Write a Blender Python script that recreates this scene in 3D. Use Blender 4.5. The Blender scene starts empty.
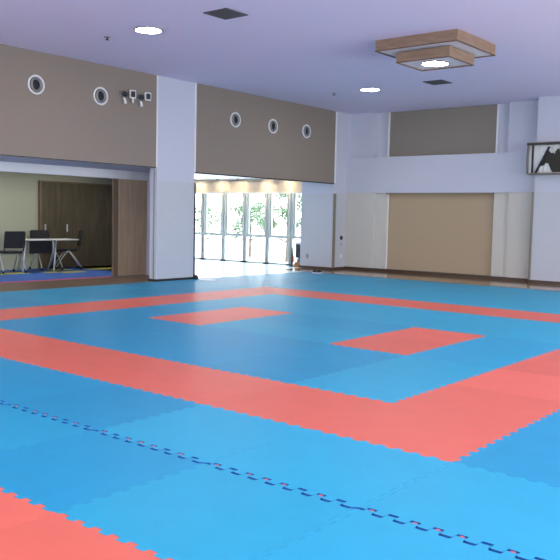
import bpy, bmesh, math, random
from mathutils import Vector, Matrix
random.seed(7)
scene = bpy.context.scene
col = scene.collection
PI = math.pi

# ------------------------------------------------------------------ materials
def new_mat(name):
    m = bpy.data.materials.new(name); m.use_nodes = True
    nt = m.node_tree; nt.nodes.clear()
    out = nt.nodes.new('ShaderNodeOutputMaterial')
    return m, nt, out

def pbr(name, color, rough=.5, metal=0., noise=0., nscale=8., bump=0., bscale=200., spec=.5, objcol=False, stretch=(1, 1, 1)):
    m, nt, out = new_mat(name)
    b = nt.nodes.new('ShaderNodeBsdfPrincipled')
    b.inputs['Roughness'].default_value = rough
    b.inputs['Metallic'].default_value = metal
    b.inputs['Specular IOR Level'].default_value = spec
    b.inputs['Base Color'].default_value = (*color, 1)
    nt.links.new(b.outputs[0], out.inputs[0])
    tc = nt.nodes.new('ShaderNodeTexCoord')
    mp = nt.nodes.new('ShaderNodeMapping'); mp.inputs['Scale'].default_value = stretch
    nt.links.new(tc.outputs['Object'], mp.inputs[0])
    src = None
    if objcol:
        oi = nt.nodes.new('ShaderNodeObjectInfo')
        src = oi.outputs['Color']
    if noise > 0:
        nz = nt.nodes.new('ShaderNodeTexNoise'); nz.inputs['Scale'].default_value = nscale
        nz.inputs['Detail'].default_value = 5
        nt.links.new(mp.outputs[0], nz.inputs['Vector'])
        mr = nt.nodes.new('ShaderNodeMapRange')
        mr.inputs['From Min'].default_value = .3; mr.inputs['From Max'].default_value = .7
        mr.inputs['To Min'].default_value = 1 - noise; mr.inputs['To Max'].default_value = 1 + noise
        nt.links.new(nz.outputs['Fac'], mr.inputs['Value'])
        mx = nt.nodes.new('ShaderNodeVectorMath'); mx.operation = 'SCALE'
        if src: nt.links.new(src, mx.inputs[0])
        else: mx.inputs[0].default_value = color
        nt.links.new(mr.outputs[0], mx.inputs['Scale'])
        src = mx.outputs[0]
    if src: nt.links.new(src, b.inputs['Base Color'])
    if bump > 0:
        n2 = nt.nodes.new('ShaderNodeTexNoise'); n2.inputs['Scale'].default_value = bscale
        n2.inputs['Detail'].default_value = 3
        nt.links.new(mp.outputs[0], n2.inputs['Vector'])
        bp = nt.nodes.new('ShaderNodeBump'); bp.inputs['Strength'].default_value = bump
        bp.inputs['Distance'].default_value = .002
        nt.links.new(n2.outputs['Fac'], bp.inputs['Height'])
        nt.links.new(bp.outputs[0], b.inputs['Normal'])
    return m

def emit(name, color, s):
    m, nt, out = new_mat(name)
    e = nt.nodes.new('ShaderNodeEmission'); e.inputs[0].default_value = (*color, 1); e.inputs[1].default_value = s
    nt.links.new(e.outputs[0], out.inputs[0]); return m

def wood(name, c1, c2, rough=.35, scale=1., stretch=(1, 12, 1), coat=0., planks=False, prot=0):
    m, nt, out = new_mat(name)
    b = nt.nodes.new('ShaderNodeBsdfPrincipled'); b.inputs['Roughness'].default_value = rough
    b.inputs['Coat Weight'].default_value = coat; b.inputs['Coat Roughness'].default_value = .05
    nt.links.new(b.outputs[0], out.inputs[0])
    tc = nt.nodes.new('ShaderNodeTexCoord')
    mp = nt.nodes.new('ShaderNodeMapping'); mp.inputs['Scale'].default_value = stretch
    nt.links.new(tc.outputs['Object'], mp.inputs[0])
    nz = nt.nodes.new('ShaderNodeTexNoise'); nz.inputs['Scale'].default_value = scale; nz.inputs['Detail'].default_value = 6
    nz.inputs['Distortion'].default_value = .6
    nt.links.new(mp.outputs[0], nz.inputs['Vector'])
    cr = nt.nodes.new('ShaderNodeValToRGB')
    cr.color_ramp.elements[0].position = .35; cr.color_ramp.elements[0].color = (*c1, 1)
    cr.color_ramp.elements[1].position = .65; cr.color_ramp.elements[1].color = (*c2, 1)
    nt.links.new(nz.outputs['Fac'], cr.inputs[0])
    last = cr.outputs[0]
    if planks:
        br = nt.nodes.new('ShaderNodeTexBrick')
        mp2 = nt.nodes.new('ShaderNodeMapping'); mp2.inputs['Rotation'].default_value = (0, 0, prot)
        nt.links.new(tc.outputs['Object'], mp2.inputs[0]); nt.links.new(mp2.outputs[0], br.inputs['Vector'])
        br.inputs['Color1'].default_value = (1, 1, 1, 1); br.inputs['Color2'].default_value = (.75, .75, .75, 1)
        br.inputs['Mortar'].default_value = (.35, .3, .25, 1); br.inputs['Scale'].default_value = 1
        br.inputs['Mortar Size'].default_value = .002
        br.inputs['Brick Width'].default_value = 1.8; br.inputs['Row Height'].default_value = .075
        mx = nt.nodes.new('ShaderNodeMix'); mx.data_type = 'RGBA'; mx.blend_type = 'MULTIPLY'; mx.inputs[0].default_value = 1
        nt.links.new(last, mx.inputs[6]); nt.links.new(br.outputs[0], mx.inputs[7]); last = mx.outputs[2]
    nt.links.new(last, b.inputs['Base Color'])
    return m

M = {}
M['mat'] = pbr('foam_mat', (.05, .3, .7), rough=.43, noise=.03, nscale=4, bump=.2, bscale=260, spec=.14, objcol=True)
M['mat_side'] = pbr('foam_mat_side_shade', (.012, .10, .38), rough=.7, noise=.05)  # navy puts the shade of the open seam into the side colour
M['mat_red'] = pbr('foam_underside_red', (.75, .06, .08), rough=.6, noise=.03)
M['subfloor'] = wood('hall_floor_wood', (.27, .14, .055), (.42, .23, .095), rough=.12, scale=1.2, stretch=(1, 9, 1), coat=.2, planks=True, prot=0)
M['side_floor'] = wood('side_floor_wood', (.20, .115, .065), (.29, .175, .10), rough=.3, scale=1.2, stretch=(9, 1, 1), planks=True, prot=PI/2)
M['alcove_floor'] = pbr('alcove_floor_vinyl', (.46, .56, .60), rough=.28, noise=.03, nscale=2, spec=.6)
M['ceiling'] = pbr('ceiling_paint', (.81, .77, 1.0), rough=.9, noise=.02, nscale=40, bump=.5, bscale=90)
M['white'] = pbr('white_wall_paint', (.58, .59, .69), rough=.75, noise=.015, nscale=20, bump=.25, bscale=120)
M['white_low'] = pbr('white_wall_panel', (.55, .56, .61), rough=.55, noise=.012, nscale=10, bump=.2, bscale=100)
M['warm_bounce_low'] = pbr('white_panel_warm_bounce', (.62, .59, .535), rough=.55, noise=.012, nscale=10, bump=.2, bscale=100)  # white panel copy with the floor's warm bounce mixed into its colour
M['band'] = pbr('window_band_paint', (.46, .42, .36), rough=.8, noise=.02, nscale=20)
M['trim'] = pbr('white_trim', (.82, .82, .86), rough=.45, noise=.01, nscale=8)
M['grey'] = pbr('taupe_wall_cloth', (.275, .225, .19), rough=.9, noise=.05, nscale=60, bump=.5, bscale=300)
M['grey_back'] = pbr('taupe_back_panel', (.46, .345, .225), rough=.7, noise=.04, nscale=50, bump=.4, bscale=300)
M['grey_dark'] = pbr('taupe_upper_panel', (.27, .235, .20), rough=.8, noise=.04, nscale=50, bump=.4, bscale=300)
M['base'] = pbr('baseboard_brown', (.06, .032, .018), rough=.35, noise=.1, nscale=10)
M['base_dark'] = pbr('baseboard_dark', (.03, .022, .02), rough=.4, noise=.1, nscale=10)
M['door'] = wood('door_wood', (.42, .30, .195), (.52, .385, .26), rough=.5, scale=1.5, stretch=(14, 14, 1))
M['door_edge'] = wood('door_edge_wood', (.15, .10, .065), (.2, .14, .09), rough=.5, scale=1.5, stretch=(14, 14, 1))
M['dark_panel'] = wood('dark_partition_wood', (.075, .058, .030), (.115, .092, .05), rough=.45, scale=1.4, stretch=(9, 9, 1))
M['beige'] = pbr('room_wall_beige', (.42, .42, .30), rough=.85, noise=.03, nscale=20)
M['carpet'] = pbr('room_floor_blue', (.03, .12, .42), rough=.7, noise=.08, nscale=20)
M['carpet_yellow'] = pbr('room_floor_yellow', (.55, .52, .08), rough=.7, noise=.08, nscale=20)
M['pink'] = pbr('pink_edge_strip', (.65, .10, .2), rough=.5, noise=.05)
M['fix_wood'] = wood('fixture_wood', (.24, .15, .10), (.31, .20, .135), rough=.5, scale=2, stretch=(2, 2, 14))
M['fix_edge'] = wood('fixture_edge_wood', (.10, .06, .035), (.15, .09, .05), rough=.5, scale=2, stretch=(2, 2, 14))
M['lamp'] = emit('lamp_diffuser', (1, .97, .93), 22)
M['spot'] = emit('spot_diffuser', (1, .74, .46), 150)
M['metal_dark'] = pbr('dark_metal', (.035, .035, .04), rough=.4, metal=.5, noise=.08)
M['metal_grey'] = pbr('grey_metal', (.3, .29, .29), rough=.45, metal=.3, noise=.05)
M['vent'] = pbr('vent_grey', (.10, .10, .12), rough=.6, noise=.05)
M['black'] = pbr('black_plastic', (.012, .012, .014), rough=.5, noise=.1)
M['mesh_black'] = pbr('black_mesh_fabric', (.02, .02, .022), rough=.8, noise=.15, nscale=80, bump=.5, bscale=400)
M['chrome'] = pbr('silver_tube', (.72, .72, .74), rough=.3, metal=.55, noise=.02)
M['table'] = pbr('table_white', (.78, .78, .70), rough=.4, noise=.02)
M['frame'] = pbr('window_frame_white', (.50, .54, .52), rough=.4, noise=.02)
M['strip_tan'] = pbr('guide_rail_tan', (.27, .235, .18), rough=.5, metal=.2, noise=.05)
M['orange'] = pbr('orange_wood', (.5, .2, .06), rough=.5, noise=.1)
M['red'] = pbr('red_paint', (.5, .03, .02), rough=.4, noise=.05)
M['white_pl'] = pbr('white_plastic', (.8, .8, .8), rough=.4, noise=.02)
M['bronze'] = pbr('grey_brown_frame', (.22, .19, .155), rough=.6, metal=.2, noise=.15, nscale=30)
M['darkbrown'] = pbr('dark_brown_shape', (.03, .026, .018), rough=.7, noise=.15)
M['leaf'] = pbr('leaf_green', (.075, .135, .05), rough=.6, noise=.25, nscale=3)
M['bark'] = pbr('bark_brown', (.12, .09, .06), rough=.9, noise=.2, nscale=12, bump=.5, bscale=30)
M['terrace'] = pbr('terrace_pale', (.75, .75, .72), rough=.8, noise=.05, nscale=3)
def glass_mat():
    m, nt, out = new_mat('window_glass')
    t = nt.nodes.new('ShaderNodeBsdfTransparent'); t.inputs[0].default_value = (.96, .98, .97, 1)
    g = nt.nodes.new('ShaderNodeBsdfGlossy'); g.inputs['Roughness'].default_value = .02
    lw = nt.nodes.new('ShaderNodeLayerWeight'); lw.inputs[0].default_value = .5
    pw = nt.nodes.new('ShaderNodeMath'); pw.operation = 'POWER'; pw.inputs[1].default_value = 5
    fr = nt.nodes.new('ShaderNodeMath'); fr.operation = 'MULTIPLY_ADD'; fr.inputs[1].default_value = .9; fr.inputs[2].default_value = .04
    nt.links.new(lw.outputs['Facing'], pw.inputs[0]); nt.links.new(pw.outputs[0], fr.inputs[0])
    mx = nt.nodes.new('ShaderNodeMixShader')
    nt.links.new(fr.outputs[0], mx.inputs[0]); nt.links.new(t.outputs[0], mx.inputs[1]); nt.links.new(g.outputs[0], mx.inputs[2])
    nt.links.new(mx.outputs[0], out.inputs[0]); return m
M['glass'] = glass_mat()

# ------------------------------------------------------------------ mesh helpers
class B:
    def __init__(s): s.bm = bmesh.new(); s.mats = []; s.mi = 0
    def _tag(s, fs):
        for f in fs: f.material_index = s.mi
    def box(s, x0, x1, y0, y1, z0, z1, bev=0.):
        ret = bmesh.ops.create_cube(s.bm, size=1)
        vs = ret['verts']
        bmesh.ops.scale(s.bm, vec=(abs(x1-x0), abs(y1-y0), abs(z1-z0)), verts=vs)
        bmesh.ops.translate(s.bm, vec=((x0+x1)/2, (y0+y1)/2, (z0+z1)/2), verts=vs)
        fs = set(f for v in vs for f in v.link_faces); s._tag(fs)
        if bev > 0:
            es = list(set(e for v in vs for e in v.link_edges))
            r = bmesh.ops.bevel(s.bm, geom=es, offset=bev, segments=2, affect='EDGES', profile=.5)
            s._tag(r['faces'])
        return s
    def tube(s, pts, r, seg=10, caps=True):
        pts = [Vector(p) for p in pts]
        rings = []
        n = len(pts)
        up = None
        for i, p in enumerate(pts):
            if i == 0: d = pts[1]-pts[0]
            elif i == n-1: d = pts[-1]-pts[-2]
            else: d = (pts[i+1]-p).normalized() + (p-pts[i-1]).normalized()
            d.normalize()
            if up is None:
                up = Vector((0, 0, 1)) if abs(d.z) < .9 else Vector((1, 0, 0))
            a = d.cross(up).normalized(); b = a.cross(d).normalized(); up = b
            rr = r[i] if isinstance(r, (list, tuple)) else r
            rings.append([s.bm.verts.new(p + a*math.cos(2*PI*k/seg)*rr + b*math.sin(2*PI*k/seg)*rr) for k in range(seg)])
        fs = []
        for i in range(n-1):
            for k in range(seg):
                fs.append(s.bm.faces.new((rings[i][k], rings[i][(k+1) % seg], rings[i+1][(k+1) % seg], rings[i+1][k])))
        if caps:
            fs.append(s.bm.faces.new(rings[0])); fs.append(s.bm.faces.new(rings[-1][::-1]))
        for f in fs: f.smooth = True
        s._tag(fs); return s
    def lathe(s, prof, center, axis='z', seg=32):
        """prof: (r, h) pairs; closed where r == 0"""
        c = Vector(center); rings = []
        def pt(r, h, k):
            a = 2*PI*k/seg
            if axis == 'z': return c + Vector((r*math.cos(a), r*math.sin(a), h))
            if axis == 'x': return c + Vector((h, r*math.cos(a), r*math.sin(a)))
            return c + Vector((r*math.cos(a), h, r*math.sin(a)))
        for r, h in prof:
            if r == 0: rings.append([s.bm.verts.new(pt(0, h, 0))])
            else: rings.append([s.bm.verts.new(pt(r, h, k)) for k in range(seg)])
        fs = []
        for i in range(len(rings)-1):
            a, b = rings[i], rings[i+1]
            for k in range(seg):
                k2 = (k+1) % seg
                if len(a) == 1 and len(b) == 1: continue
                if len(a) == 1: fs.append(s.bm.faces.new((a[0], b[k], b[k2])))
                elif len(b) == 1: fs.append(s.bm.faces.new((a[k], a[k2], b[0])))
                else: fs.append(s.bm.faces.new((a[k], a[k2], b[k2], b[k])))
        for f in fs: f.smooth = True
        s._tag(fs); return s
    def prism(s, poly, z0, z1):
        lo = [s.bm.verts.new((x, y, z0)) for x, y in poly]; hi = [s.bm.verts.new((x, y, z1)) for x, y in poly]
        fs = [s.bm.faces.new(hi), s.bm.faces.new(lo[::-1])]
        n = len(poly)
        for i in range(n): fs.append(s.bm.faces.new((lo[i], lo[(i+1) % n], hi[(i+1) % n], hi[i])))
        s._tag(fs); return s
    def prism_x(s, poly, x0, x1):
        """poly in (y, z), extruded along x"""
        lo = [s.bm.verts.new((x0, y, z)) for y, z in poly]; hi = [s.bm.verts.new((x1, y, z)) for y, z in poly]
        fs = [s.bm.faces.new(hi), s.bm.faces.new(lo[::-1])]
        n = len(poly)
        for i in range(n): fs.append(s.bm.faces.new((lo[i], lo[(i+1) % n], hi[(i+1) % n], hi[i])))
        s._tag(fs); return s
    def prism_y(s, poly, y0, y1):
        lo = [s.bm.verts.new((x, y0, z)) for x, z in poly]; hi = [s.bm.verts.new((x, y1, z)) for x, z in poly]
        fs = [s.bm.faces.new(hi), s.bm.faces.new(lo[::-1])]
        n = len(poly)
        for i in range(n): fs.append(s.bm.faces.new((lo[i], lo[(i+1) % n], hi[(i+1) % n], hi[i])))
        s._tag(fs); return s
    def build(s, name, mat, parent=None, loc=None, label=None):
        bmesh.ops.recalc_face_normals(s.bm, faces=s.bm.faces)
        me = bpy.data.meshes.new(name); s.bm.to_mesh(me); s.bm.free()
        for m in (mat if isinstance(mat, (list, tuple)) else [mat]): me.materials.append(m)
        o = bpy.data.objects.new(name, me); col.objects.link(o)
        if parent: o.parent = parent
        if loc: o.location = loc
        if label: o['label'] = label
        return o

def tag(o, label, cat, group=None, kind=None):
    if label: o['label'] = label
    if cat: o['category'] = cat
    if group: o['group'] = group
    if kind: o['kind'] = kind
    return o
def thing(name, label, cat, loc=(0, 0, 0), rz=0, group=None):
    o = bpy.data.objects.new(name, None); o.empty_display_size = .1
    col.objects.link(o); o.location = loc; o.rotation_euler = (0, 0, rz)
    return tag(o, label, cat, group)
def struct(o, label=None, cat=None):
    o['kind'] = 'structure'
    if label: o['label'] = label
    if cat: o['category'] = cat
    return o
def copy_tree(o, parent=None):
    c = o.copy(); col.objects.link(c)
    if parent: c.parent = parent
    for ch in list(o.children): copy_tree(ch, c)
    return c

# ------------------------------------------------------------------ camera
F = 791.91
c_r = Vector((0.77518699, 0.63137975, 0.02108864))
c_u = Vector((-0.06691616, 0.04887141, 0.99656099))
c_w = Vector((-0.6281778, 0.77393229, -0.08013399))
c_p = Vector((2.98573737, -5.03241327, 1.3634121))
cam = bpy.data.cameras.new('camera'); co = bpy.data.objects.new('camera', cam); col.objects.link(co)
cam.sensor_width = 36; cam.lens = F/560*36; cam.clip_start = .05; cam.clip_end = 300
mw = Matrix((c_r, c_u, -c_w)).transposed().to_4x4(); mw.translation = c_p
co.matrix_world = mw
scene.camera = co
def project(x, y, z=0):
    d = Vector((x, y, z)) - c_p
    zz = d.dot(c_w)
    if zz < .05: return None
    return (280 + F*d.dot(c_r)/zz, 280 - F*d.dot(c_u)/zz)

# ------------------------------------------------------------------ room shell
H = 4.09            # ceiling height
XL = -9.0           # left wall face
XR = 5.5            # right wall (out of view, carries the daylight windows)
YN = -8.5           # wall behind the camera
T = .022            # mat thickness
ZF = -T             # floor under the mats, mats top at z = 0

fl = B(); fl.box(-8.97, XR, YN, 10.7, ZF-.2, ZF)
struct(fl.build('floor', M['subfloor']), 'brown wooden hall floor under the foam mats', 'floor')
fb = B(); fb.box(-9.9, XR, 10.7, 12.9, -.22, 0)
f2 = fb.build('floor_back', M['subfloor']); f2.name = 'floor'; struct(f2, 'glossy brown wooden floor strip along the back wall', 'floor')
fs_ = B(); fs_.box(-10.45, -8.975, YN, 6.85, -.22, 0)
struct(fs_.build('floor', M['side_floor']), 'brown wooden floor strip in front of the sliding door opening', 'floor')
fa = B(); fa.box(-17, -8.975, 6.85, 10.7, -.22, 0); fa.box(-17, -9.9, 10.7, 12.5, -.22, 0)
struct(fa.build('floor', M['alcove_floor']), 'pale shiny floor in front of the tall windows', 'floor')
fr = B()
fr.box(-14, -10.47, 0, 8.2, -.22, 0)
fr.mi = 1
for y0, y1, x0 in ((3.6, 4.35, -12.15), (4.45, 5.0, -12.2), (5.35, 5.75, -12.05), (5.62, 6.25, -11.85), (6.75, 7.6, -12.35), (5.9, 6.4, -12.6), (2.6, 3.3, -12.1)):
    fr.box(x0-.38, x0, y0, y1, 0, .004)
struct(fr.build('floor', [M['carpet'], M['carpet_yellow']]), 'blue floor with yellow patches in the side room', 'floor')
pk = B(); pk.box(-10.47, -10.44, 1, 5.83, -.1, .012)
struct(pk.build('trim_1', M['pink']), 'thin pink edge strip of the side room floor', 'trim')

cl = B(); cl.box(-9.5, XR+.2, YN-.2, 13.2, H, H+.2)
struct(cl.build('ceiling', M['ceiling']), 'lavender white ceiling of the hall', 'ceiling')
ca = B(); ca.box(-17, -9.35, 6.85, 12.5, 2.42, 2.6)
struct(ca.build('ceiling', M['trim']), 'low white ceiling in front of the tall windows', 'ceiling')
cr_ = B(); cr_.box(-14, -10.55, 0, 8.2, 2.5, 2.7)
struct(cr_.build('ceiling', M['beige']), 'side room ceiling', 'ceiling')

# left wall: grey upper cloth faces, white pieces
wl = B()
wl.box(-9.35, -9.012, YN, 5.76, 2.27, H)             # header over the side room opening
wl.box(-10.44, -9.35, YN, 5.8, 2.27, 2.42); wl.box(-10.6, -9.21, 5.8, 6.84, 2.27, 2.62)           # soffit behind it
wl.box(-9.35, -9.012, 6.8, 11.9, 2.26, H)            # header over window alcove
wl.box(-9.35, -9.0, YN, 1.2, 0, 2.27)
wl.box(-9.35, -9.0, 11.9, 12.95, 2.26, H); wl.box(-9.35, -9.0, 12.55, 12.95, 2.0, 2.26)
struct(wl.build('wall_left', M['white']), 'left wall, white header and corner', 'wall')
g = B(); g.box(-9.012, -9.0, 1.2-9.5, 5.735, 2.29, H-.002)
struct(g.build('wall_left', M['grey']), 'taupe wall face above the side room opening', 'wall')
g = B(); g.box(-9.012, -8.996, 6.83, 11.87, 2.25, H-.002)
struct(g.build('wall_left', M['grey']), 'taupe wall face above the tall windows', 'wall')
tt = B()
tt.box(-9.0, -8.985, 5.735, 5.765, 2.27, H-.002)
tt.box(-9.0, -8.985, 6.80, 6.83, 2.25, H-.002)
tt.box(-9.0, -8.985, 11.87, 11.93, 2.25, H-.002)
struct(tt.build('trim_2', M['trim']), 'white vertical edge trims of the taupe wall faces', 'trim')
tt = B(); tt.box(-9.012, -8.988, 6.83, 11.87, 2.225, 2.25); tt.box(-9.012, -8.99, YN, 5.735, 2.272, 2.29)
struct(tt.build('trim_3', M['metal_dark']), 'dark lower edge of the taupe wall faces', 'trim')
# column
cb = B(); cb.box(-9.21, -9.0, 5.77, 6.80, 0.045, H-.001)
cw = cb.build('wall_column', M['white']); struct(cw, 'white square column between the side room and the windows', 'column')
cb = B(); cb.box(-9.0, -8.992, 5.79, 6.80, .045, 2.02); cb.box(-9.13, -9.0, 5.758, 5.77, .045, 2.02)
struct(cb.build('wall_column', M['white_low']), 'smooth lower cladding of the white column', 'column')
cb = B(); cb.box(-9.085, -9.06, 5.75, 5.758, .045, 2.26)
struct(cb.build('trim_4', M['metal_grey']), 'grey guide rail on the column side', 'trim')
cb = B(); cb.box(-9.23, -8.985, 5.75, 6.82, 0, .045)
struct(cb.build('baseboard_left', M['base_dark']), 'dark baseboard around the column foot', 'baseboard')
cb = B(); cb.box(-9.1, -8.99, 6.80, 6.85, .045, 2.03)
struct(cb.build('trim_5', M['metal_dark']), 'thin black edge strip on the right side of the column', 'trim')
cb = B(); cb.lathe([(0, 0), (.05, 0), (.055, .03), (.04, .07), (.015, .09), (0, .09)], (-8.95, 6.84, 0), seg=16)
tag(cb.build('door_stop', M['black']), 'small black round stop at the foot of the column', 'door stop')

# wall behind column separating the side room and the alcove
w = B(); w.box(-17, -10.52, 8.2, 8.26, 0, 2.6); w.box(-10.6, -9.21, 6.78, 6.84, 0, 2.27)
w.box(-10.6, -10.52, 6.84, 8.2, 0, 2.6)
struct(w.build('wall_partition', M['white']), 'white partition beyond the column', 'wall')
# door head, side room opening
w = B(); w.box(-10.53, -10.40, YN, 7.0, 2.09, 2.27)
struct(w.build('trim_6', M['trim']), 'white head trim over the side room opening', 'trim')
w = B(); w.box(-10.55, -10.38, -.1, 1.3, 0, 2.27)
struct(w.build('wall_left', M['white']), 'wall end of the side room', 'wall')
# sliding door in three parts
dr = thing('door_1', 'brown wooden sliding door beside the white column', 'door', (-10.47, 6.45, 0)); dr['kind'] = 'structure'
b = B(); b.box(-.02, .02, -.49, .5, .01, 2.085, .003); b.build('door_panel', M['door'], dr)
b = B(); b.box(-.022, .04, -.61, -.49, .01, 2.085, .003); b.build('door_stile', M['door_edge'], dr)
b = B(); b.box(.02, .035, .34, .39, .95, 1.11, .004); b.build('door_handle', M['white_pl'], dr)
# side room inner walls
w = B(); w.box(-14, -13.4, 0, 8.2, 0, 2.5); w.box(-14, -10.55, -.1, 0, 0, 2.5)
struct(w.build('wall_side_room', M['beige']), 'beige far wall of the side room', 'wall')
pd = thing('partition_panel', 'dark brown wooden partition at the far side of the side room', 'partition', (-13.36, 7.25, 0))
b = B(); b.box(-.03, .03, -1.22, .9, .005, 2.06, .003); b.build('panel', M['dark_panel'], pd)
b = B(); b.box(-.035, .05, -1.27, -1.22, .005, 2.09); b.box(-.035, .05, -1.22, .9, 2.06, 2.09); b.build('panel_frame', M['door_edge'], pd)
for y in (-1.12, -.5):
    b = B(); b.box(.03, .045, y-.02, y+.02, .88, 1.06, .003); b.build('handle', M['chrome'], pd)

# pier right of the windows
w = B(); w.box(-10.03, -9.0, 11.85, 12.55, .06, 2.26); w.box(-10.03, -9.35, 11.85, 12.55, 2.26, 2.45)
struct(w.build('wall_pier', M['white']), 'white pier between the tall windows and the back wall', 'pier')
w = B(); w.box(-10.03, -9.0, 11.842, 11.85, .06, 1.97); w.box(-9.0, -8.992, 12.0, 12.45, .06, 2.0)
struct(w.build('wall_pier', M['white_low']), 'smooth lower cladding of the pier', 'pier')
w = B(); w.box(-9.0, -8.97, 11.86, 11.95, .04, 1.98)
struct(w.build('trim_7', M['strip_tan']), 'tan vertical guide rail on the pier', 'trim')
w = B(); w.box(-10.05, -8.975, 11.825, 11.86, 0, .06); w.box(-9.0, -8.975, 11.86, 12.45, 0, .06)
struct(w.build('baseboard_left', M['base']), 'brown baseboard at the pier foot', 'baseboard')

# back wall
YB = 12.45
w = B()
w.box(-9.0, -8.26, YB+.12, 13.1, 2.9, H); w.box(-8.26, -4.62, YB+.3, 13.1, 2.9, H); w.box(-4.62, -3.80, YB+.12, 13.1, 2.9, H)
struct(w.build('wall_back', M['white']), 'upper back wall with stepped recess', 'wall')
w = B(); w.box(-9.0, -3.80, YB, 12.75, 2.02, 2.93, .004); w.box(-9.0, -3.8, 12.75, 13.1, 2.02, 2.93)
struct(w.build('wall_back', M['white']), 'broad white beam across the back wall', 'beam')
w = B()
w.box(-9.0, -8.13, YB+.01, 13.1, .07, 2.02); w.box(-8.13, -7.8, YB+.07, 13.1, .07, 2.02)
w.box(-4.88, -4.50, YB+.07, 13.1, .07, 2.02); w.box(-4.50, -3.86, YB+.01, 13.1, .07, 2.02)
struct(w.build('wall_back', M['warm_bounce_low']), 'white lower piers of the back wall', 'pier')
w = B(); w.box(-3.80, XR, 12.2, 13.1, .07, H)
struct(w.build('wall_back', M['white']), 'white pier at the right end of the back wall', 'pier')
w = B(); w.box(-3.86, -3.80, 12.2, 12.47, .07, 2.02)
struct(w.build('trim_8', M['strip_tan']), 'tan guide rail left of the right end pier', 'trim')
w = B(); w.box(-3.78, XR, 12.192, 12.2, .07, 2.02)
struct(w.build('wall_back', M['white_low']), 'smooth lower cladding of the right end pier', 'pier')
w = B(); w.box(-9.1, -3.8, YB+.003, YB+.12, -.05, .07); w.box(-3.86, XR, 12.18, 12.3, 0, .07); w.box(-7.8, -4.88, YB+.12, YB+.2, 0, .07)
struct(w.build('baseboard_back', M['base']), 'dark brown baseboard along the back wall', 'baseboard')
for nm, x0, x1, y0, z0, z1, mt, lb in (('lower', -7.80, -4.88, YB+.16, .07, 2.02, 'grey_back', 'large tan taupe panel low on the back wall under the white beam'),
                            ('upper', -7.9, -4.95, YB+.27, 2.93, H-.004, 'grey_dark', 'grey taupe panel on the back wall between the white beam and the ceiling')):
    t = thing('wall_panel', lb, 'wall panel', ((x0+x1)/2, y0, z0))
    wd = (x1-x0)/2; hh = z1-z0
    b = B(); b.box(-wd+.02, wd-.02, 0, .03, 0, hh-.001); b.build('panel_face', M[mt], t)
    b = B(); b.box(-wd-.025, -wd+.02, -.03, .03, 0, hh-.001); b.box(wd-.02, wd+.02, -.03, .03, 0, hh-.001); b.build('edge_trim', M['trim'], t)
w = B(); w.box(-7.79, -4.89, YB+.02, YB+.17, 1.985, 2.019)
struct(w.build('trim_9', M['grey']), 'dark slot over the tan panel', 'trim')

# walls out of view with daylight windows
def wall_with_windows(name, lab, fixed, ax, a0, a1, wins, z0, z1, thick):
    b = B(); lo, hi = (fixed, fixed+thick) if thick > 0 else (fixed+thick, fixed)
    def bx(p0, p1, q0, q1):
        if ax == 'y': b.box(lo, hi, p0, p1, q0, q1)
        else: b.box(p0, p1, lo, hi, q0, q1)
    cur = a0
    for (s, e) in wins:
        bx(cur, s, ZF, H); bx(s, e, ZF, z0); bx(s, e, z1, H); cur = e
    bx(cur, a1, ZF, H)
    return struct(b.build(name, M['white']), lab, 'wall')
wR = [(-7, -3.2), (-2.4, 1.4), (2.2, 6.0), (6.8, 10.6)]
wN = [(-8, -4.6), (-3.8, -.4)]
wall_with_windows('wall_right', 'right wall with daylight windows', XR, 'y', YN-.2, 13.1, wR, .9, 3.3, .2)
wall_with_windows('wall_near', 'wall behind the camera with daylight windows', YN, 'x', -10.5, XR, wN, .9, 3.3, -.2)
WN = [2]
def out_window(ax, fixed, a0, a1, z0, z1):
    t = thing('window_%d' % WN[0], 'white framed daylight window', 'window'); WN[0] += 1; t['kind'] = 'structure'
    b = B(); g = B()
    n = 4
    def bx(bb, p0, p1, d0, d1, q0, q1):
        if ax == 'y': bb.box(fixed+d0, fixed+d1, p0, p1, q0, q1)
        else: bb.box(p0, p1, fixed+d0, fixed+d1, q0, q1)
    for k in range(n+1):
        m = a0 + (a1-a0)*k/n; lo = max(a0, m-.03); hi = min(a1, m+.03)
        bx(b, lo, hi, -.03, .03, z0, z1)
    bx(b, a0, a1, -.028, .028, z0, z0+.05); bx(b, a0, a1, -.028, .028, z1-.05, z1)
    bx(g, a0+.03, a1-.03, -.004, .004, z0+.05, z1-.05)
    b.build('window_frame', M['frame'], t); g.build('pane', M['glass'], t)
for s, e in wR: out_window('y', XR+.1, s, e, .9, 3.3)
for s, e in wN: out_window('x', YN-.1, s, e, .9, 3.3)

# ------------------------------------------------------------------ tall windows of the alcove
YW = 12.3
w = B(); w.box(-17, -10.03, YW, YW+.2, 2.05, 2.6); w.box(-17.2, -17, 6.8, 12.5, 0, 2.6)
struct(w.build('wall_window', M['band']), 'white wall band above the tall windows', 'wall')
wt = thing('window_1', 'row of tall white framed windows with green trees outside', 'window', (0, YW, 0)); wt['kind'] = 'structure'
xs = [-10.70 - .855*k for k in range(8)]
b = B()
for x in xs:
    b.box(x-.075, x-.02, -.05, .06, .0, 2.05, .004); b.box(x+.02, x+.075, -.05, .06, .0, 2.05, .004); b.box(x-.02, x+.02, -.02, .05, 0, 2.05)
b.build('mullion', M['frame'], wt)
b = B(); b.box(-17, -10.0, -.04, .05, 0, .05); b.box(-17, -10.0, -.045, .055, 2.0, 2.05); b.build('window_frame', M['frame'], wt)
b = B(); b.box(-17, -10.0, -.035, .045, .75, .83, .004); b.build('rail', M['frame'], wt)
b = B()
for x in xs:   # sash stiles of the casements
    for dx in (.11, .745): b.box(x+dx-.02, x+dx+.02, -.02, .03, .83, 2.0)
b.build('sash', M['frame'], wt)
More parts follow.
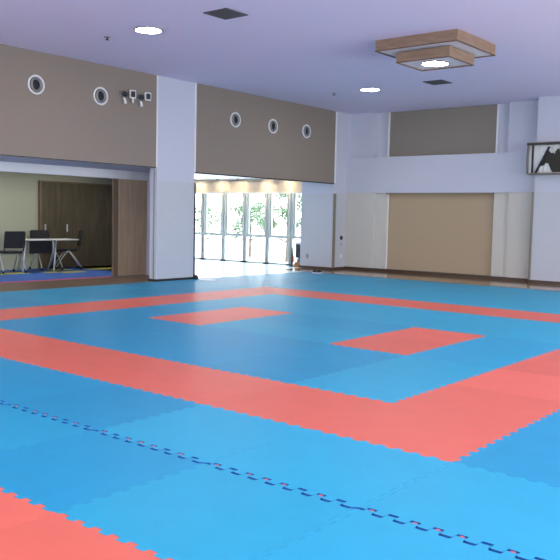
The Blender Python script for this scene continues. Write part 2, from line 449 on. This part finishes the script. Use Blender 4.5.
b = B(); b.box(-17, -10.0, .002, .01, .05, 2.0); b.build('pane', M['glass'], wt)
for x in xs[:6]:
    b = B(); b.box(x-.1, x+.1, -.09, -.05, 0, .045, .004); b.build('floor_bracket', M['metal_dark'], wt)

# outside
o = B(); o.box(-40, 10, 12.5, 40, -.5, -.15)
struct(o.build('ground', M['terrace']), 'pale terrace outside the windows', 'ground')
def tree(x, y, h, rad, n, seed, label, base=.6):
    rnd = random.Random(seed)
    t = thing('tree', label, 'tree', (x, y, -.15), 0, None)
    b = B(); b.tube([(0, 0, 0), (.03, .02, h*.35), (-.04, .05, h*.6), (.02, 0, h*.9)], [.06, .05, .035, .012], 8)
    tips = []
    for k in range(9):
        a = rnd.uniform(0, 2*PI); z = h*rnd.uniform(.25, .75); r = rad*rnd.uniform(.6, 1)
        e = (r*math.cos(a), r*math.sin(a), z + rnd.uniform(.1, .5)); tips.append(e)
        b.tube([(0, 0, z*.8), (e[0]*.5, e[1]*.5, z*.95), e], [.025, .018, .006], 6)
    b.build('trunk', M['bark'], t)
    b = B()
    cl = [(Vector(e), rad*rnd.uniform(.28, .5)) for e in tips] + [(Vector((rnd.uniform(-.5, .5)*rad, rnd.uniform(-.5, .5)*rad, h*rnd.uniform(base, .95))), rad*rnd.uniform(.3, .5)) for _ in range(6)]
    for i in range(n):
        c, r = rnd.choice(cl)
        v = Vector((rnd.gauss(0, 1), rnd.gauss(0, 1), rnd.gauss(0, 1))).normalized()*r*rnd.uniform(.3, 1)
        p = c + v; s = rnd.uniform(.03, .06)
        d = Vector((rnd.uniform(-1, 1), rnd.uniform(-1, 1), rnd.uniform(-.8, .5))).normalized()
        q = d.cross(Vector((rnd.uniform(-1, 1), rnd.uniform(-1, 1), rnd.uniform(-1, 1)))).normalized(); nn = d.cross(q)
        vs = [b.bm.verts.new(p + u*s) for u in (-d, q*.42 + nn*.12, d, -q*.42 + nn*.12)]
        b.bm.faces.new(vs)
    b.build('foliage', M['leaf'], t)
tree(-13.5, 15.6, 2.9, .8, 4600, 3, 'green leafy tree outside the rightmost tall window panes')
tree(-16.2, 16.8, 2.1, .85, 3400, 5, 'bushy small tree outside the middle of the tall windows')
tree(-18.3, 16.6, 1.9, .8, 2400, 8, 'faint small tree outside the left end of the tall windows')
tree(-17.3, 19.2, 2.4, .8, 1800, 11, 'pale tree set furthest back behind the middle window panes')

# ------------------------------------------------------------------ mats
BLUE = [(.018, .285, .50), (.021, .315, .525), (.025, .345, .545)]
RED = (.73, .145, .105)
xe = [-8.97, -7.91, -6.85, -5.85] + [-5.85+.975*k for k in range(1, 7)] + [1.0, 1.98, 2.96, 3.94, 4.92]
xe[9] = 0.0
ye = [-5.88, -4.9, -3.92, -2.94, -1.96, -1.0] + [.945*k for k in range(0, 7)] + [6.67, 7.65, 8.63, 9.62, 10.6]
NT = 8
def teeth(a0, a1, sign=1, depth=.030):
    """offsets along an edge running from a0 to a1: slightly dovetailed puzzle teeth"""
    pts = []; L = a1-a0; m = .03; p = (L-2*m)/NT
    h = depth/2*sign
    for k in range(NT):
        s = a0 + m + k*p
        pts += [(s+.02*p, 0), (s-.01*p+.03*p, h*.8), (s+.05*p, h), (s+.45*p, h), (s+.49*p, h*.8), (s+.46*p, 0), (s+.49*p, -h*.8), (s+.53*p, -h), (s+.95*p, -h), (s+.99*p, -h*.8)]
    return pts
def tile_poly(i, j, gap=.0007):
    x0, x1, y0, y1 = xe[i], xe[i+1], ye[j], ye[j+1]
    seam_lo = .012 if abs(y0+1.96) < 1e-6 else gap
    seam_hi = .012 if abs(y1+1.96) < 1e-6 else gap
    first_x, last_x = i == 0, i == len(xe)-2
    first_y, last_y = j == 0, j == len(ye)-2
    P = []
    P.append((x0+gap, y0+seam_lo))
    if not first_y:
        for a, o_ in teeth(x0, x1, depth=.048 if seam_lo > .01 else .030): P.append((a, y0+o_+seam_lo))
    P.append((x1-gap, y0+seam_lo))
    if not last_x:
        for a, o_ in teeth(y0, y1): P.append((x1+o_-gap, a))
    P.append((x1-gap, y1-seam_hi))
    if not last_y:
        for a, o_ in reversed(teeth(x0, x1, depth=.048 if seam_hi > .01 else .030)): P.append((a, y1+o_-seam_hi))
    P.append((x0+gap, y1-seam_hi))
    if not first_x:
        for a, o_ in reversed(teeth(y0, y1)): P.append((x0+o_+gap, a))
    return P
def is_red(i, j):
    cx = (xe[i]+xe[i+1])/2; cy = (ye[j]+ye[j+1])/2
    if cy < -2.94: return True
    ring = (-6.85 < cx < 1.0 and -1 < cy < 6.67) and not (-5.85 < cx < 0 and 0 < cy < 5.67)
    if ring: return True
    if 1.88 < cy < 3.79 and ((-1.96 < cx < -.97) or (-4.88 < cx < -3.89)): return True
    return False
tones = {}
rt = random.Random(21)
shade_fix = {}
def zone(cx, cy, red):
    """where the mat lies, in words"""
    if cy < -2.94: return 'in the nearest red row'
    if red and -6.85 < cx < 1 and -1 < cy < 6.67:
        if -5.85 < cx < 0 and 0 < cy < 5.67:
            return 'in the nearer small red rectangle' if cx > -3 else 'in the farther small red rectangle'
        if cy < 0: return 'on near side of red border'
        if cy > 5.67: return 'on far side of red border'
        if cx > 0: return 'on right side of red border'
        return 'on left side of red border'
    if cy < -1.96: return 'between open seam and red row'
    if cy < -1: return 'between red border and open seam'
    if -5.85 < cx < 0 and 0 < cy < 5.67: return 'inside the red border'
    if cy > 6.67: return 'behind the red border'
    if cx < -6.85: return 'left of the red border'
    return 'right of the red border'
inside = []
for i in range(len(xe)-1):
    for j in range(len(ye)-1):
        vis = False
        for a in range(7):
            for bb in range(7):
                q = project(xe[i]+(xe[i+1]-xe[i])*a/6, ye[j]+(ye[j+1]-ye[j])*bb/6, 0)
                if q and -25 < q[0] < 585 and -10 < q[1] < 590: vis = True
        if vis: inside.append((i, j))
def ordw(n):
    return ['first', 'second', 'third', 'fourth', 'fifth', 'sixth', 'seventh', 'eighth', 'ninth', 'tenth', 'eleventh', 'twelfth', 'thirteenth', 'fourteenth', 'fifteenth', 'sixteenth', 'seventeenth', 'eighteenth'][n]
rows = sorted(set(j for i, j in inside))
colsx = sorted(set(i for i, j in inside))
TONE = {  # (column, row): 0 dark, 1 mid, 2 light, seen in the photo
}
BAR_ROW = [j for j in range(len(ye)-1) if abs(ye[j+1]+1.96) < 1e-6][0]
for (i, j) in inside:
    red = is_red(i, j)
    cx = (xe[i]+xe[i+1])/2; cy = (ye[j]+ye[j+1])/2
    b = B()
    P = [(x-cx, y-cy) for x, y in tile_poly(i, j)]
    b.prism(P, ZF+.0005, 0)
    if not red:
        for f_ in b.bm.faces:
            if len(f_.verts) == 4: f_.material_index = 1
    z = zone(cx, cy, red)
    row_i = [a for a, bq in inside if bq == j]
    near = rows.index(j); pos = row_i.index(i)
    lb = '%s foam mat %s, %s row back, %s from left' % ('red' if red else 'blue', z, ordw(near), ordw(pos))
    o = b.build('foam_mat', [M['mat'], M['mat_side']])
    o.location = (cx, cy, 0)
    tag(o, lb, 'mat', 'red foam floor mats' if red else 'blue foam floor mats')
    if red:
        k = 1 + rt.uniform(-.06, .06); o.color = (RED[0]*k, RED[1]*k, RED[2]*k, 1)
    else:
        t = rt.choice((0, 1, 1, 2))
        if -2.94 < cy < -1.96: t = 1 if cx < -.975 else (0 if cx < 0 else 2)
        elif -1.96 < cy < -1: t = (0 if cx < -.975 else 2)
        elif cx > 1: t = 0
        elif 0 < cy < 1.89 and -5.85 < cx < 0: t = 2 if cx > -.975 else 0
        elif cy > 3.78 and cx > -5.85: t = 2
        c = BLUE[t]; k = 1 + rt.uniform(-.03, .03)
        o.color = (c[0]*k, c[1]*k, c[2]*k, 1)
    if j == BAR_ROW:
        # the red reverse layer peeks out in the open seam at every second tooth pair
        m = .03; L = xe[i+1]-xe[i]; p = (L-2*m)/NT
        for k in range(0, NT, 2):
            for off, dy in (((.25, .0245), (1.25, .0245)) if k == 2 else ((.25, .0245),)):
                u = B()
                sx = -L/2 + m + (k+off)*p
                yy = (ye[j+1]-cy) - .0115 + dy
                u.prism([(sx-.013, yy), (sx+.013, yy), (sx+.010, yy+.015), (sx, yy+.019), (sx-.010, yy+.015)], ZF+.001, -.002)
                u.build('red_tab', M['mat_red'], o, label='red tab of the reverse side showing in the seam')

# ------------------------------------------------------------------ ceiling lights and vents
def downlight(x, y, z, r, name, label, mt, group=None):
    t = thing(name, label, 'ceiling light', (x, y, z), 0, group)
    b = B(); b.lathe([(r*1.0, 0), (r*1.08, -.002), (r*1.08, -.010), (r*1.0, -.014), (r*.97, -.012), (r*.97, 0)], (0, 0, 0)); b.build('trim_ring', M['metal_dark'], t)
    b = B(); b.lathe([(0, -.008), (r*.97, -.008), (r*.97, -.002), (0, -.002)], (0, 0, 0)); b.build('diffuser', M[mt], t)
    return t
downlight(-6.2, 3.05, H, .2, 'downlight', 'round white ceiling downlight near the top left vent', 'lamp', 'round ceiling downlights')
downlight(-6.37, 9.4, H, .2, 'downlight', 'round white ceiling downlight left of the wooden lamp', 'lamp', 'round ceiling downlights')
for x, y, w_ in ((.1, 3.05, 0), (.1, -3.3, 0), (-6.2, -3.3, 0), (.1, 9.4, 0)):
    downlight(x, y, H, .2, 'downlight', 'round white ceiling downlight outside the picture', 'lamp', 'round ceiling downlights')
for k, x in enumerate((-10.8, -11.6, -12.55, -13.35, -14.3, -15.3)):
    lb = ['small warm downlight nearest the white pier', 'small warm downlight over the windows, second from the pier', 'small warm downlight over the windows, third from the pier', 'small warm downlight over the windows, fourth from the pier', 'small warm downlight over the windows, hidden by the column', 'small warm downlight over the windows at the hidden end'][k]
    downlight(x, 12.07, 2.42, .04, 'spot_downlight', lb, 'spot', 'small warm downlights over the windows')

cf = thing('ceiling_lamp', 'square two-tier wooden ceiling lamp with a round white light', 'ceiling lamp', (-3.08, 6.14, H))
def frame(b, x0, x1, y0, y1, z0, z1, t_):
    b.box(x0, x1, y0, y0+t_, z0, z1); b.box(x0, x1, y1-t_, y1, z0, z1)
    b.box(x0, x0+t_, y0+t_, y1-t_, z0, z1); b.box(x1-t_, x1, y0+t_, y1-t_, z0, z1)
b = B(); frame(b, -.69, .69, -.64, .64, -.165, -.001, .015); b.build('outer_frame', M['fix_wood'], cf)
b = B(); b.box(-.674, .674, -.624, .624, -.155, -.14); b.build('outer_panel', M['trim'], cf)
b = B(); frame(b, -.698, .698, -.648, .648, -.17, -.158, .02); b.build('outer_edge', M['fix_edge'], cf)
b = B(); frame(b, -.45, .45, -.41, .41, -.325, -.172, .015); b.build('inner_frame', M['fix_wood'], cf)
b = B(); b.box(-.434, .434, -.394, .394, -.313, -.30); b.build('inner_panel', M['trim'], cf)
b = B(); frame(b, -.456, .456, -.416, .416, -.332, -.32, .018); b.build('inner_edge', M['fix_edge'], cf)
b = B(); b.lathe([(.2, -.314), (.212, -.314), (.212, -.33), (.2, -.33)], (0, 0, 0), seg=40); b.build('trim_ring', M['metal_dark'], cf)
b = B(); b.lathe([(0, -.324), (.198, -.324), (.198, -.3135), (0, -.3135)], (0, 0, 0), seg=40); b.build('diffuser', M['lamp'], cf)

def vent(x, y, s, label):
    t = thing('ceiling_vent', label, 'ceiling vent', (x, y, H), 0, 'ceiling vents')
    b = B(); frame(b, -s, s, -s, s, -.014, -.001, .02); b.build('vent_frame', M['vent'], t)
    b = B(); b.box(-s+.02, s-.02, -s+.02, s-.02, -.004, -.001); b.build('backing', M['vent'], t)
    b = B()
    for k in range(9):
        yy = -s+.05 + k*(2*s-.1)/8; b.box(-s+.02, s-.02, yy-.006, yy+.006, -.012, -.004)
    b.build('slat', M['vent'], t)
vent(-4.57, 2.99, .215, 'dark square ceiling vent at the top edge, beside the left downlight')
vent(-4.74, 9.32, .215, 'dark square ceiling vent behind the wooden lamp')
for x, y, lb in ((-7.09, 2.99, 'small dark ceiling sprinkler left of the left downlight'), (-7.31, 9.4, 'small dark ceiling sprinkler left of the far downlight')):
    t = thing('ceiling_sprinkler', lb, 'sprinkler', (x, y, H), 0, 'ceiling sprinklers')
    b = B(); b.lathe([(0, 0), (.05, 0), (.05, -.008), (.02, -.012), (0, -.012)], (0, 0, 0), seg=16); b.build('rosette', M['metal_grey'], t)
    b = B(); b.tube([(0, 0, -.01), (0, 0, -.045)], .012, 8); b.lathe([(0, -.045), (.03, -.045), (.03, -.05), (0, -.05)], (0, 0, 0), seg=12); b.build('head', M['metal_dark'], t)

# ------------------------------------------------------------------ jet nozzles on the taupe wall
def nozzle(y, z, label):
    t = thing('air_nozzle', label, 'air nozzle', (-9.0, y, z), 0, 'round air nozzles on the taupe wall')
    b = B(); b.lathe([(.135, .0), (.165, .002), (.168, .018), (.155, .03), (.14, .0245), (.132, .015), (.128, .004)], (.004, 0, 0), 'x', 40)
    b.build('outer_ring', M['white_pl'], t)
    b = B(); b.lathe([(.118, .002), (.136, .002), (.136, .010), (.118, .010)], (.002, 0, 0), 'x', 32); b.build('recess', M['black'], t)
    # swivelling ball with an open mouth, turned towards the left
    b = B(); b.lathe([(.122, .006), (.122, .045), (.112, .055), (.104, .05), (.09, .014), (.084, .010)], (.0, 0, 0), 'x', 32)
    ob = b.build('ball', M['metal_grey'], t); ob.rotation_euler = (0, 0, .10)
    b = B(); b.lathe([(0, .012), (.084, .012), (.080, .03), (.066, .034), (0, .034)], (.0, -.016, 0), 'x', 24)
    b.build('mouth', M['black'], ob)
for y, z, lb in ((2.985, 3.52, 'round white-ringed air nozzle nearest the left picture edge'), (4.355, 3.505, 'round white-ringed air nozzle left of the small wall fixtures'),
               (8.04, 3.465, 'leftmost round air nozzle above the tall windows'), (9.34, 3.455, 'middle round air nozzle above the tall windows'), (10.63, 3.46, 'rightmost round air nozzle above the tall windows')):
    nozzle(y, z, lb)

# small fixtures beside the column
def flood(y, z, label, arm):
    t = thing('floodlight', label, 'floodlight', (-9.0, y, z), 0, 'square floodlights on the taupe wall')
    b = B(); b.box(-.006, .05, -.03, .03, -.03, .03, .004)
    if arm: b.tube([(.03, .0, -.02), (.06, .0, -.09), (.06, .0, -.16)], .022, 8)
    b.build('bracket', M['white_pl'], t)
    b = B(); b.box(.05, .10, -.068, .068, -.078, .078, .012); h = b.build('housing', M['white_pl'], t)
    b = B(); b.box(.098, .106, -.046, .046, -.055, .055, .004); b.build('lens', M['black'], h)
    h.rotation_euler = (0, 0, -.25)
def small_spot(y, z, label):
    t = thing('wall_spotlight', label, 'spotlight', (-9.0, y, z), 0, 'dark wall spotlights')
    b = B(); b.box(.001, .02, -.05, .05, -.06, .06, .004); b.tube([(.01, 0, .02), (.07, -.01, .04), (.08, -.01, .0)], .012, 8); b.build('bracket', M['metal_grey'], t)
    b = B(); b.tube([(.08, -.03, .0), (.10, .0, -.02), (.12, .03, -.05)], [.045, .04, .035], 14); b.build('lamp_head', M['metal_dark'], t)
    b = B(); b.tube([(.02, .01, -.08), (.06, .02, -.10), (.07, .03, -.19)], [.012, .024, .03], 10); b.build('arm', M['white_pl'], t)
small_spot(4.86, 3.62, 'dark wall spotlight with white arm, leftmost of the small fixtures')
flood(5.08, 3.625, 'square white floodlight with dark lens between the two dark spotlights', True)
small_spot(5.26, 3.61, 'dark wall spotlight with white arm, between the two square floodlights')
flood(5.46, 3.63, 'square white floodlight with dark lens nearest the column', False)

# ------------------------------------------------------------------ small wall things
t = thing('wall_dial', 'small round dark dial on the white wall by the back corner', 'dial', (-8.992, 12.25, .83))
b = B(); b.lathe([(0, 0), (.055, 0), (.055, .02), (.03, .035), (0, .035)], (0, 0, 0), 'x', 20); b.build('knob', M['metal_dark'], t)
b = B(); b.box(0, .012, -.02, .02, -.20, -.14, .003); b.build('switch', M['metal_grey'], t)
b = B(); b.box(-9.82, -9.75, 11.832, 11.842, .26, .38, .002)
tag(b.build('wall_socket', M['metal_grey']), 'small grey wall socket low on the white pier', 'socket')
b = B(); b.box(-8.992, -8.984, 12.22, 12.30, .30, .40, .002)
tag(b.build('wall_socket', M['white_pl']), 'small pale wall socket under the round dark dial', 'socket')

# stand with pole beside the pier
t = thing('storage_stand', 'narrow black stand with pale top and orange box below, beside the white pier', 'stand', (-10.2, 12.02, 0))
b = B(); b.box(-.085, .085, -.1, .1, 0, .13, .006); b.build('orange_box', M['orange'], t)
b = B(); b.box(-.07, .07, -.08, .08, .25, .62, .006); b.build('black_case', M['black'], t)
b = B()
for sx in (-.06, .06):
    for sy in (-.07, .07): b.tube([(sx, sy, .12), (sx, sy, .26)], .012, 8)
b.build('leg', M['metal_dark'], t)
b = B(); b.box(-.045, .045, -.06, .06, .13, .24, .006); b.build('grey_drawer', M['metal_grey'], t)
b = B(); b.box(-.08, .08, -.09, .09, .62, .68, .01); b.build('pale_top', M['white_pl'], t)
t = thing('folded_stand', 'short black folded pole stand left of the orange box', 'pole', (-10.42, 11.98, 0))
b = B(); b.tube([(0, 0, .03), (.01, 0, .35), (0.0, .0, .52)], [.03, .025, .015], 10); b.build('pole', M['black'], t)
b = B(); b.lathe([(0, 0), (.07, 0), (.07, .02), (.03, .035), (0, .035)], (0, 0, 0), seg=16); b.build('base', M['black'], t)
b = B(); b.tube([(.045, 0, .12), (.05, 0, .3)], .02, 10); b.build('red_tube', M['red'], t)

# shoes on the mat edge
def shoe(x, y, rz, label):
    t = thing('shoe', label, 'shoe', (x, y, .0), rz, 'pair of dark shoes')
    pl = [(-.045, -.13), (.04, -.13), (.048, -.04), (.05, .06), (.04, .12), (.005, .145), (-.035, .125), (-.052, .05), (-.042, -.04)]
    b = B(); b.prism(pl, .001, .025); b.build('sole', M['white_pl'], t)
    b = B()
    rings = []
    for (yy, w0, h0) in ((-.125, .034, .09), (-.08, .04, .10), (-.02, .04, .095), (.04, .044, .07), (.09, .04, .05), (.13, .022, .035)):
        rings.append([b.bm.verts.new((w0*math.cos(a), yy, .025 + (h0-.025)*math.sin(a))) for a in [PI*k/8 for k in range(9)]])
    for r0, r1 in zip(rings, rings[1:]):
        for k in range(8): f_ = b.bm.faces.new((r0[k], r0[k+1], r1[k+1], r1[k])); f_.smooth = True
    b.bm.faces.new(rings[0]); b.bm.faces.new(rings[-1][::-1])
    b.build('upper', M['black'], t)
shoe(-8.53, 10.5, .5, 'left dark shoe with pale sole on the mat edge by the pier')
shoe(-8.40, 10.52, .35, 'right dark shoe with pale sole on the mat edge by the pier')
b = B(); b.box(-.16, .16, -.11, .11, 0.0005, .008, .003)
o = b.build('flat_white_item', M['white_pl'], loc=(-8.6, 6.83, 0)); o.rotation_euler = (0, 0, .5)  # thin white slab, not identified as any particular object
tag(o, 'small flat white item lying on the mats at the column foot', 'cloth')

# ------------------------------------------------------------------ side room furniture
def chair(loc, rz, label):
    t = thing('office_chair', label, 'chair', loc, rz, 'black office chairs in the side room')
    b = B(); b.box(-.23, .23, -.22, .23, .43, .48, .02); b.build('seat', M['mesh_black'], t)
    # curved mesh backrest
    b = B(); n = 10; fr_, bk = [], []
    for zi in range(6):
        z = .55 + .37*zi/5; w_ = .235 - .02*abs(zi-3)/3
        a = []; c = []
        for k in range(n+1):
            x = -w_ + 2*w_*k/n; y = -.25 - .05*(1-(x/w_)**2) - .06*(zi/5)
            a.append(b.bm.verts.new((x, y, z))); c.append(b.bm.verts.new((x, y-.018, z)))
        fr_.append(a); bk.append(c)
    for zi in range(5):
        for k in range(n):
            b.bm.faces.new((fr_[zi][k], fr_[zi][k+1], fr_[zi+1][k+1], fr_[zi+1][k])); b.bm.faces.new((bk[zi][k], bk[zi+1][k], bk[zi+1][k+1], bk[zi][k+1]))
    for k in range(n):
        b.bm.faces.new((fr_[0][k], bk[0][k], bk[0][k+1], fr_[0][k+1])); b.bm.faces.new((fr_[5][k], fr_[5][k+1], bk[5][k+1], bk[5][k]))
    for zi in range(5):
        b.bm.faces.new((fr_[zi][0], fr_[zi+1][0], bk[zi+1][0], bk[zi][0])); b.bm.faces.new((fr_[zi][n], bk[zi][n], bk[zi+1][n], fr_[zi+1][n]))
    b.build('backrest', M['mesh_black'], t)
    for s in (-1, 1):
        b = B(); b.tube([(s*.2, -.2, .45), (s*.22, -.255, .5), (s*.235, -.285, .6), (s*.23, -.33, .9)], .013, 8)
        b.build('back_post', M['black'], t)
    for s in (-1, 1):
        for yy, y2 in ((.0, .27), (-.02, -.30)):
            b = B(); b.tube([(s*.22, yy, .45), (s*.25, (yy+y2)/2, .28), (s*.26, y2, .06)], .014, 8); lg = b.build('leg', M['chrome'], t)
            b = B(); b.lathe([(0, -.012), (.03, -.012), (.03, .012), (0, .012)], (s*.26, y2, .032), 'x', 14); b.build('caster', M['black'], lg)
    b = B(); b.tube([(-.22, 0, .42), (.22, 0, .42)], .014, 8); b.build('crossbar', M['chrome'], t)
    return t
chair((-12.62, 4.70, 0), PI/2-.1, 'black mesh-back chair seen from behind at the left picture edge')
chair((-12.92, 5.88, 0), -PI/2-.1, 'black chair behind the white table, back against the dark partition')
chair((-12.93, 6.46, 0), 2.62, 'black chair with silver legs behind the right end of the table')
t = thing('meeting_table', 'white-topped table with silver legs in the side room', 'table', (-12.45, 5.6, 0))
b = B(); b.box(-.26, .26, -.66, .66, .715, .74, .006); b.build('table_top', M['table'], t)
for sy in (-.6, .2):
    b = B(); b.tube([(.0, sy+.02, .70), (.02, sy+.0, .66), (.22, sy-.22+.02, .03)], .02, 8); b.build('leg', M['chrome'], t)
    b = B(); b.tube([(.0, sy+.02, .70), (-.02, sy+.02, .66), (-.22, sy-.05, .03)], .02, 8); b.build('leg', M['chrome'], t)
b = B(); b.box(.05, .07, -.52, .06, .42, .70, .003); b.build('modesty_panel', M['metal_dark'], t)
b = B(); b.box(.055, .09, .065, .10, .42, .70, .003); b.build('panel_edge', M['chrome'], t)
b = B(); b.tube([(0, -.62, .705), (0, .6, .705)], .013, 8); b.build('beam', M['metal_grey'], t)

# ------------------------------------------------------------------ framed box on the right end pier
t = thing('wall_box', 'grey-brown framed box on the wall at the right picture edge, dark shapes inside', 'wall box', (-3.37, 11.95, 2.39))
b = B(); W0, W1, D0, D1, HH = -.56, .75, .03, .235, .70
b.box(W0, W1, D0, D1, HH-.06, HH, .006); b.box(W0+.02, W1, D0, D1, 0, .035, .006)
b.box(W1-.05, W1, D0, D0+.05, .035, HH-.06); b.build('frame', M['bronze'], t)
b = B(); b.tube([(W0+.03, D0+.03, .02), (W0+.015, D0+.03, HH*.5), (W0+.03, D0+.03, HH-.05)], .024, 14); b.build('corner_post', M['bronze'], t)
b = B(); b.box(W0+.02, W1-.02, D1-.09, D1-.01, .035, HH-.06); b.build('back_panel', M['white_pl'], t)
b = B(); b.box(W0+.01, W1, D0-.012, D0, HH-.052, HH-.022, .003); b.build('top_bar', M['black'], t)
b = B(); b.box(W0+.115, W0+.155, D0+.01, D0+.04, .035, HH-.06, .003); b.build('black_bar', M['black'], t)
b = B(); b.prism_y([(W0+.17, .035), (W0+.215, .035), (W0+.50, HH-.10), (W0+.455, HH-.10)], D0+.06, D0+.09); b.build('slanted_bar', M['black'], t)
pp = [(W0+.30, .19), (W0+.36, .20), (W0+.40, .26), (W0+.47, .235), (W0+.50, .14), (W0+.56, .05), (W1-.05, .05), (W1-.05, .55), (W0+.66, .55), (W0+.6, .49), (W0+.56, .46), (W0+.5, .47), (W0+.46, .52), (W0+.42, .50)]
b = B(); b.prism_y(pp, D0+.085, D0+.114); b.build('dark_block', M['darkbrown'], t)
rr = random.Random(4)
for k in range(7):
    x = W0+.30+.14*k; L = rr.uniform(.10, .2)
    b = B(); b.tube([(x, D0+.09, HH-.07), (x+rr.uniform(-.02, .02), D0+.085, HH-.07-L*.6), (x+rr.uniform(-.03, .03), D0+.09, HH-.07-L)], [.022, .018, .006], 8); b.build('white_streamer', M['white_pl'], t)
for k in range(3):
    x = W0+.27+.1*k
    b = B(); b.tube([(x, D0+.10, .04), (x+.015, D0+.10, .12), (x+.03, D0+.105, .2+.03*(k % 2))], [.022, .03, .01], 8); b.build('white_roll', M['white_pl'], t)

# ------------------------------------------------------------------ light
world = bpy.data.worlds.new('world'); scene.world = world; world.use_nodes = True
nt = world.node_tree; nt.nodes.clear()
ow = nt.nodes.new('ShaderNodeOutputWorld'); bg = nt.nodes.new('ShaderNodeBackground')
tc = nt.nodes.new('ShaderNodeTexCoord'); sp = nt.nodes.new('ShaderNodeSeparateXYZ'); rm = nt.nodes.new('ShaderNodeValToRGB')
nt.links.new(tc.outputs['Generated'], sp.inputs[0]); nt.links.new(sp.outputs[2], rm.inputs[0])
rm.color_ramp.elements[0].position = 0; rm.color_ramp.elements[0].color = (.93, .965, 1, 1)
rm.color_ramp.elements[1].position = .8; rm.color_ramp.elements[1].color = (.68, .80, 1.04, 1)
nt.links.new(rm.outputs[0], bg.inputs[0]); bg.inputs[1].default_value = 3.2
nt.links.new(bg.outputs[0], ow.inputs[0])
def portal(loc, rot, sx, sy):
    l = bpy.data.lights.new('window_portal', 'AREA'); l.shape = 'RECTANGLE'; l.size = sx; l.size_y = sy
    l.cycles.is_portal = True
    o = bpy.data.objects.new('window_portal', l); col.objects.link(o); o.location = loc; o.rotation_euler = rot
for s, e in wR: portal((XR+.18, (s+e)/2, 2.1), (0, PI/2, 0), 2.4, e-s)
for s, e in wN: portal(((s+e)/2, YN-.18, 2.1), (PI/2, 0, 0), e-s, 2.4)
portal((-13.5, YW+.15, 1.02), (-PI/2, 0, 0), 7.0, 2.05)

# unseen fill lights added to brighten the side room
for y_ in (2.6, 4.6, 6.6): downlight(-12.0, y_, 2.5, .15, 'downlight', 'added fill light at the side room ceiling, unseen above its opening', 'lamp', 'added side room fill lights')

vs = scene.view_settings
scene.display_settings.display_device = 'sRGB'
vs.view_transform = 'Standard'; vs.look = 'None'; vs.gamma = 1; vs.exposure = 1.82
vs.use_curve_mapping = False
